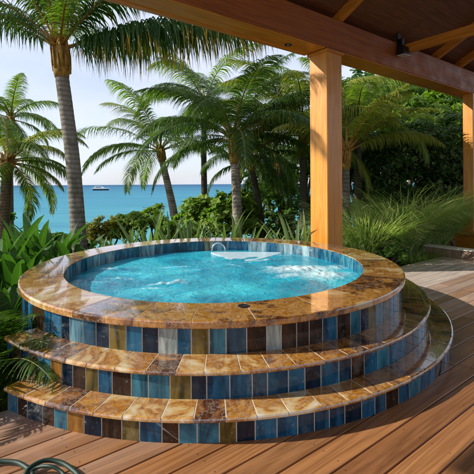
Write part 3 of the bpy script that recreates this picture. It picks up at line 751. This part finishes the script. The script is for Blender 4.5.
def shrub(name,label,cat,base,blobs,n,size,mat,seed,group=None,ratio=.55,stems=5,sr=.03):
    base=Vector(base); t=thing(name,label,cat,base,group)
    mb=MB(); bl=[(Vector(b[0])-base,)+tuple(b[1:]) for b in blobs]
    cloud(mb,bl,n,size,seed,ratio); mb.build('foliage' if cat!='tree' else 'crown',mat,t)
    q=random.Random(seed+5); mb=MB()
    for i in range(stems):
        b=q.choice(bl)[0] if i>=len(bl) else bl[i][0]
        s=Vector((q.uniform(-.1,.1),q.uniform(-.1,.1),-.1)); mid=s.lerp(b,.5)+Vector((q.uniform(-.15,.15),q.uniform(-.15,.15),.1))
        mb.tube([s,mid,b,b+Vector((q.uniform(-.2,.2),q.uniform(-.2,.2),.25))],[sr*1.4,sr,sr*.6,sr*.2],6)
    mb.build('trunk' if cat=='tree' else 'stem',M['stem'],t); return t
def B(px,py,Y,rpx,sz=.8): return (at(px,py,Y),rpx/F*Y,sz)
def gnd(px,Y): 
    x=(px-CXP)/F*Y; return Vector((x,Y,gz(x,Y)))
G1='leafy shrubs between the tub and the sea'
shrub('sea_grape_shrub','bright green rounded shrub between slim palm and middle palm, left half','shrub',gnd(200,13.5),[B(197,211,13.5,17),B(187,220,13.3,16),B(212,203,13.8,15),B(205,226,13,20)],4200,.17,M['leaf_bright'],101,G1,.8)
shrub('sea_grape_shrub','bright green shrub right behind the trunk of the middle palm','shrub',gnd(232,12.5),[B(228,202,12.6,15),B(241,208,12.6,15),B(225,220,12.4,18),B(250,220,12.6,15)],4200,.17,M['leaf_bright'],102,G1,.8)
shrub('leafy_shrub','loose light green shrub left of the slim leaning palm trunk','shrub',gnd(150,12),[B(150,222,12,16),B(138,218,12.2,12),B(157,212,12.3,9),B(126,226,12,14),B(167,230,11.8,15)],3400,.14,M['leaf_bright'],103,G1)
shrub('leafy_shrub','yellow green shrub right of the tall palm trunk base','shrub',gnd(108,12),[B(106,228,12,15),B(93,232,12,13),B(119,226,12.2,13)],2600,.13,M['leaf_yellow'],104,G1)
shrub('leafy_shrub','low yellow green bush between two bright shrubs behind the tub','shrub',gnd(182,11.5),[B(180,240,11.5,14),B(196,242,11.2,12)],1400,.13,M['leaf_yellow'],105,G1)
shrub('leafy_shrub','bright green thicket behind dark trunks left of the cedar post','shrub',gnd(275,13.5),[B(268,205,14.5,16),B(290,200,14.5,18),B(262,225,13.5,18),B(285,225,13.5,20),B(305,215,14,18),B(312,200,15,16)],4200,.16,M['leaf_mid'],106,G1)
shrub('leafy_shrub','pale thicket peeking behind short dark palm trunk','shrub',gnd(255,15.5),[B(252,200,16,15),B(268,190,17,14),B(290,185,17,13)],2200,.17,M['leaf_bright'],107,G1)
shrub('leafy_shrub','mid green thicket standing behind the cedar post','shrub',gnd(330,13),[B(325,215,13,22),B(335,195,13.5,18),B(345,225,12.5,18),B(322,170,15,16)],3000,.16,M['leaf_mid'],108,G1)
shrub('leafy_shrub','dark green low shrub behind the big leaves at far left','shrub',gnd(20,12),[B(10,235,12,18),B(32,238,12,16),B(55,242,12,14),B(0,215,12,12)],2600,.15,M['leaf_mid'],109,G1)
shrub('leafy_shrub','low bush at the foot of the tall palm trunk','shrub',gnd(72,11),[B(62,244,11,13),B(84,248,11,12)],1400,.13,M['leaf_mid'],110,G1)
# trees at right
G2='dark broadleaf trees behind the grasses'
shrub('broadleaf_tree','dark glossy broadleaf tree behind the grasses, nearest to cedar post','tree',gnd(385,12.5),[B(385,175,12.5,28),B(375,150,13,24),B(400,150,12.5,30),B(392,200,12,26),B(372,205,12.5,20),B(365,180,13,18)],15000,.15,M['leaf_dark'],201,G2,.5,8,.07)
shrub('broadleaf_tree','dark broadleaf tree at right, behind and left of the far post','tree',gnd(440,13),[B(440,165,13,32),B(425,140,13,28),B(455,140,13,30),B(440,195,12.5,28),B(470,175,13,28),B(415,185,12.6,24),B(480,140,14,24)],17000,.15,M['leaf_dark'],202,G2,.5,8,.07)
shrub('broadleaf_tree','lighter green tree with sunlit top leaves, below the beam at right','tree',gnd(415,15.5),[B(415,115,15.5,24),B(440,110,15.5,24),B(395,118,16,22),B(460,118,16,22),B(378,110,17,22),B(430,130,15,20)],8000,.26,M['leaf_bright'],203,G2,.45,8,.08)
shrub('broadleaf_tree','tall mid green tree filling behind the feathery palm','tree',gnd(365,18),[B(360,90,18,24),B(385,85,18.5,24),B(350,120,18,24),B(365,150,18,26),B(345,160,18,22),B(405,90,19,24)],7500,.26,M['leaf_mid'],204,G2,.45,8,.08)
shrub('broadleaf_tree','mid green tree beyond the frame edge, behind the far post','tree',gnd(475,18),[B(450,95,18,26),B(480,110,18,34),B(500,140,18,40),B(480,80,19,28),B(425,85,20,26),B(520,100,18,40)],7500,.26,M['leaf_mid'],205,G2,.45,8,.08)
shrub('broadleaf_tree','distant dark tree closing the gap left of the cedar post','tree',gnd(295,20),[B(292,165,20,22),B(310,150,20,24),B(270,175,20,18),B(322,130,20,22),B(250,180,21,12)],6500,.24,M['frond_dark'],206,G2,.45,8,.08)

# ---- ornamental grasses
def grass(label,px,Y,h,spread,n,seed,lean=0):
    base=gnd(px,Y); t=thing('ornamental_grass',label,'ornamental grass',base,'fountain grasses beside the deck')
    q=random.Random(seed); mb=MB()
    for i in range(n):
        a=q.uniform(0,PI2); r0=q.random()**.5*spread*.35; p=Vector((math.cos(a)*r0,math.sin(a)*r0,0))
        a2=a+q.uniform(-.7,.7); d=Vector((math.cos(a2)*.28+lean*.2,math.sin(a2)*.28,1)).normalized(); L=h*q.uniform(.6,1.4); m=8; vs=[]; uvs=[]
        g=q.uniform(.06,.25); w=q.uniform(.006,.013); sd=Vector((-math.sin(a2),math.cos(a2),0))
        for s in range(m+1):
            u=s/m; ww=w*(1-u)**.6+.0015; vs+=[p-sd*ww,p+sd*ww]; uvs+=[(0,u),(1,u)]
            p=p+d*(L/m); d=(d+Vector((math.cos(a2)*.14,math.sin(a2)*.14,-g*(.35+1.3*u)))).normalized()
        mb.add(vs,[(2*j,2*j+1,2*j+3,2*j+2) for j in range(m)],0,uvs)
    mb.build('blades',M['grass'],t); return t
grass('tall fountain grass clump with arching blades, right behind hot tub rim',366,9.0,1.75,1.0,1300,301)
grass('broad fountain grass clump spilling towards deck, left of low wall',400,10.0,2.1,1.3,1900,302)
grass('tallest fountain grass clump, arching behind low wall cap',424,10.5,2.1,1.1,1900,303)
grass('fountain grass clump beside far post plinth',446,13,2.2,1.2,1500,304)
grass('small fountain grass clump just behind deck edge',412,8.9,.65,.7,700,305)
grass('small fountain grass clump in shade by foot of feathery palm',350,9.6,1.4,.9,1000,306)
shrub('leafy_shrub','small bright green bush behind low wall cap near far plinth','shrub',gnd(447,10.3),[B(447,232,10.3,9),B(438,238,10.1,8)],1000,.07,M['leaf_bright'],111,G1)
shrub('leafy_shrub','dark green shrub between the grasses and the tub rim','shrub',gnd(378,8.6),[B(372,236,8.6,12),B(388,246,8.3,13),B(400,255,8.2,9)],1800,.10,M['leaf_mid'],112,G1)

# ---- blade plants behind the tub rim
def blade(mb,p,az,e,L,w,droop,q,fold=.35,m=9,wav=0,mat=0):
    d=Vector((math.cos(e)*math.cos(az),math.cos(e)*math.sin(az),math.sin(e))); sd=Vector((-math.sin(az),math.cos(az),0))
    tw=q.uniform(-.5,.5); vs=[]; uvs=[]; p=Vector(p)
    for s in range(m+1):
        u=s/m; ww=w*(math.sin(math.pi*min(1,.18+u*.82))**.6 if u<.98 else .03)*(1 if u<.98 else 1)
        up=sd.cross(d); s2=(sd*math.cos(tw)+up*math.sin(tw))
        n=s2.cross(d)
        vs+=[p-s2*ww+n*ww*fold*-1,p,p+s2*ww+n*ww*fold*-1]; uvs+=[(0,u),(.5,u),(1,u)]
        p=p+d*(L/m); e-=droop/m*(.4+1.2*u); d=Vector((math.cos(e)*math.cos(az),math.cos(e)*math.sin(az),math.sin(e)))
    fs=[]
    for j in range(m):
        a=3*j; fs+=[(a,a+1,a+4,a+3),(a+1,a+2,a+5,a+4)]
    mb.add(vs,fs,mat,uvs,True)
def blade_plant(name,label,cat,base,n,L,w,seed,mat,group,e=(55,88),droop=(10,45),petiole=0):
    t=thing(name,label,cat,base,group); q=random.Random(seed)
    for i in range(n):
        az=2.4*i+q.uniform(-.4,.4); ee=R(q.uniform(*e)); l=L*q.uniform(.7,1.15); mb=MB(); p=Vector((math.cos(az),math.sin(az),0))*.05
        if petiole:
            d=Vector((math.cos(ee)*math.cos(az),math.cos(ee)*math.sin(az),math.sin(ee))); p2=p+d*l*petiole
            mb.tube([p,p2],[.02,.012],6,1); p=p2; l=l*(1-petiole*.3)
        blade(mb,p,az,ee,l,w*q.uniform(.75,1.15),R(q.uniform(*droop)),q)
        mb.build('leaf',[mat,M['petiole']],t)
    return t
G3='spiky blade leaved plants along the back of the tub'
def behind(px,d): # ground point behind the rim
    Y=d; return gnd(px,Y)
SPK=[(131,8.3,'at left of the row, under the loose light green shrub'),(150,8.4,'with wide leaves, below the loose shrub'),(170,8.5,'at the foot of the slim leaning palm'),(190,8.4,'in front of the yellow green low bush'),(208,8.5,'directly behind the chrome grab rail, taller blades'),(226,8.5,'in front of the middle palm trunk, left side'),(244,8.4,'right of the middle palm trunk'),(262,8.3,'below the short dark palm'),(279,8.2,'midway between middle palm and cedar post'),(294,8.1,'second left of the cedar post base'),(306,8.3,'touching the left edge of the cedar post'),(112,8.2,'beside the yellow green shrub near tall palm'),(94,7.9,'right of the tall palm trunk foot')]
for i,(px,Y,w_) in enumerate(SPK):
    base=gnd(px,Y); blade_plant('spiky_plant','spiky grey green blade plant '+w_,'plant',base,13+(i%3),1.16+.12*((i*7)%4),.046,400+i,M['leaf_blade'],G3)
# broad leaved plants at left (banana / heliconia)
G4='broad leaved tropical plants at the left of the tub'
BRD=[(10,7.4,1.9,'farthest left, upright paddle leaves behind the ledge'),(32,7.2,2.0,'with tall upright leaves left of the tall palm trunk'),(52,7.3,1.8,'just left of the tall palm trunk foot'),(72,6.9,1.5,'touching the tub rim before the tall palm trunk'),(-8,6.2,1.9,'half out of frame beyond the ledge'),(16,6.0,1.5,'low leaves hugging the left rim of the tub'),(90,7.5,1.35,'small, right of the tall palm trunk against rim'),(38,6.3,1.2,'shorter, tucked between ledge and rim'),(2,5.2,1.3,'dark, directly above the stone ledge')]
for i,(px,Y,L,w_) in enumerate(BRD):
    blade_plant('broad_leaf_plant','broad leaved green plant '+w_,'plant',gnd(px,Y),15,L*.68,.085,500+i,M['leaf_broad'],G4,e=(48,86),droop=(15,70),petiole=.25)

# foreground areca fronds at left
def areca(label,base,n,L,seed,az0,azr,e=(30,70),mat='frond_dark'):
    t=thing('areca_palm',label,'small palm',base,'small dark palms in front of the left ledge'); q=random.Random(seed)
    sm_=MB(); sm_.tube([(0,0,-.5),(.01,0,-.2),(0,0,.04)],[.05,.045,.03],8); sm_.build('stem',M['stem'],t)
    for i in range(n):
        mb=MB(); az=R(az0+q.uniform(-azr,azr)); frond_mesh(mb,(q.uniform(-.06,.06),q.uniform(-.06,.06),0),az,R(q.uniform(*e)),L*q.uniform(.8,1.15),R(q.uniform(60,95)),lw=1.3,hang=.35,seed=seed*31+i,n=34,prad=.012,ll=.26)
        mb.build('frond',[M[mat],M['petiole']],t)
    return t
areca('dark small palm arching over the left tub steps',at(-8,376,3.8),16,1.15,601,-70,60,(25,80))
areca('dark small palm rising by the ledge at frame left, fronds brushing the white rim',at(-2,352,4.25),15,1.15,602,215,85,(30,80))
areca('dark small palm lowest at the frame edge beside the bottom step',at(-18,392,3.6),13,.9,603,20,80,(15,60))

areca('dark small palm nearest the left step ends, its fronds reaching over the rim and tread',at(-6,372,3.45),17,.95,604,-60,65,(30,82))
# ground cover
mb=MB(); q=random.Random(77)
for i in range(26000):
    x=q.uniform(-9,9); y=q.uniform(6.5,20)*1.0
    if i%3==0: x=q.uniform(-6,-1.6); y=q.uniform(3.4,8)
    u,v=w2uv(x,y)
    if v<VEDGE+.05 and u>1.85: continue
    if v<3.4: continue
    if (x-SPA.x)**2+(y-SPA.y)**2<2.85**2 and v<4.4 : continue
    if (x-SPA.x)**2+(y-SPA.y)**2<2.36**2: continue
    if u>8.9 and v<2: continue
    z=gz(x,y)+q.random()**2*.28
    leaf(mb,Vector((x,y,z)),Vector((q.uniform(-.7,.7),q.uniform(-.7,.7),1)),q.uniform(.08,.2),q,.45)
tag(mb.build('ground_cover',M['cover']),'dense low green ground cover leaves filling the beds around the tub','ground cover',kind='stuff')

# ------------------------------------------------------------------ boat
YB=430; bx=(101-CXP)/F*YB
boat=thing('motor_yacht','small white topped motor yacht with dark hull far out on the sea','boat',(bx,YB,-4.4))
def hull(mb,z0,z1,w0,w1,l0,l1,mat=0):
    def ring(z,w,l): return [(-l/2,-w/2,z),(l*.18,-w/2,z),(l*.40,-w*.3,z),(l/2,0,z),(l*.40,w*.3,z),(l*.18,w/2,z),(-l/2,w/2,z)]
    a=ring(z0,w0,l0); b=ring(z1,w1,l1); n=7
    mb.add(a+b,[tuple(range(n-1,-1,-1)),tuple(n+k for k in range(n))]+[(k,(k+1)%n,(k+1)%n+n,k+n) for k in range(n)],mat)
mb=MB(); hull(mb,-.3,1.5,3.4,4.5,15.5,17.8); mb.build('hull',M['hull_dark'],boat)
mb=MB(); hull(mb,1.51,2.75,4.5,4.8,17.8,19.2); mb.build('deck_rail',M['hull'],boat)
mb=MB(); 
vs=[(-7,-1.9,2.76),(3.5,-1.9,2.76),(3.5,1.9,2.76),(-7,1.9,2.76),(-6.2,-1.6,4.3),(.6,-1.5,4.3),(.6,1.5,4.3),(-6.2,1.6,4.3)]
mb.add(vs,[(0,3,2,1),(4,5,6,7),(0,1,5,4),(1,2,6,5),(2,3,7,6),(3,0,4,7)]); cb_=mb.build('cabin',M['hull'],boat)
mb=MB(); mb.box((-5.5,-1.93,3.1),(1.0,-1.86,3.7)); mb.build('window',M['hull_dark'],cb_)
mb=MB(); mb.bbox((-6.5,-1.7,4.9),(-1.5,1.7,5.05),.05); mb.tube([(-2,-1.5,4.3),(-2.2,-1.5,4.9)],.08,6); mb.tube([(-6,-1.5,4.3),(-6,-1.5,4.9)],.08,6); mb.build('hardtop',M['hull'],boat)
boat.rotation_euler=(0,0,R(4))

# ------------------------------------------------------------------ green hose at bottom left
ho=thing('garden_hose','dark green hose lying in loose loops on the deck at bottom left','hose',at(40,470,2.28))
mb=MB(); b0=Vector(ho.location); b0.z=0; ho.location=b0
def dp(px,py,z=.02):
    Y=(H-z)*F/(py-HZ); return Vector(((px-CXP)/F*Y,Y,z))-b0
def spl(pts,n=8):
    P_=[Vector(p) for p in pts]; out=[]
    for i in range(len(P_)-1):
        a=P_[max(i-1,0)]; b=P_[i]; c=P_[i+1]; d=P_[min(i+2,len(P_)-1)]
        for k in range(n):
            s=k/n; out.append(.5*((2*b)+(c-a)*s+(2*a-5*b+4*c-d)*s*s+(3*b-a-3*c+d)*s**3))
    out.append(P_[-1]); return out
mb.tube(spl([dp(-30,470),dp(-8,461),dp(8,460),dp(20,463),dp(30,472),dp(30,486),dp(10,500)]),.013,10)
mb.tube(spl([dp(18,490),dp(26,469,.03),dp(42,459.5,.035),dp(58,461,.025),dp(70,468),dp(78,478),dp(76,500)]),.013,10)
mb.tube(spl([dp(22,478),dp(34,467,.03),dp(48,465,.05),dp(60,471,.03),dp(66,482)]),.010,8)
mb.build('tube',M['hose'],ho)

# ------------------------------------------------------------------ light
SUN_EL,SUN_AZ=R(29),R(183)     # azimuth measured counter-clockwise from +X
S=Vector((math.cos(SUN_EL)*math.cos(SUN_AZ),math.cos(SUN_EL)*math.sin(SUN_AZ),math.sin(SUN_EL)))
sl_=bpy.data.lights.new('sun','SUN'); sl_.energy=4.2; sl_.angle=R(.5); sl_.color=(1,.94,.84)
so=bpy.data.objects.new('sun',sl_); COL.objects.link(so); so.rotation_euler=S.to_track_quat('Z','Y').to_euler()
w=bpy.data.worlds.new('World'); sc.world=w; w.use_nodes=True; nt=w.node_tree; nt.nodes.clear()
out=nt.nodes.new('ShaderNodeOutputWorld'); bg=nt.nodes.new('ShaderNodeBackground'); sky=nt.nodes.new('ShaderNodeTexSky')
sky.sky_type='NISHITA'; sky.sun_disc=False; sky.sun_elevation=SUN_EL; sky.sun_rotation=math.atan2(S.x,S.y); sky.air_density=1.0; sky.dust_density=.8; sky.ozone_density=1.5
tc=nt.nodes.new('ShaderNodeTexCoord'); mp=nt.nodes.new('ShaderNodeMapping'); mp.inputs['Scale'].default_value=(1,1,3.2); nz=nt.nodes.new('ShaderNodeTexNoise'); nz.inputs['Scale'].default_value=2.2; nz.inputs['Detail'].default_value=6; nz.inputs['Roughness'].default_value=.55
cr=nt.nodes.new('ShaderNodeValToRGB'); cr.color_ramp.elements[0].position=.36; cr.color_ramp.elements[0].color=(.58,.58,.58,1); cr.color_ramp.elements[1].position=.66; cr.color_ramp.elements[1].color=(.9,.9,.9,1)
mx=nt.nodes.new('ShaderNodeMix'); mx.data_type='RGBA'; mx.inputs[7].default_value=(5.7,6.1,7.3,1)
L=nt.links.new
L(tc.outputs['Generated'],mp.inputs[0]); L(mp.outputs[0],nz.inputs['Vector']); L(nz.outputs[0],cr.inputs[0]); L(cr.outputs[0],mx.inputs[0]); L(sky.outputs[0],mx.inputs[6]); L(mx.outputs[2],bg.inputs[0])
bg.inputs[1].default_value=.11; L(bg.outputs[0],out.inputs[0])
vs_=sc.view_settings; vs_.view_transform='Standard'; vs_.look='None'; vs_.exposure=.55; vs_.gamma=1
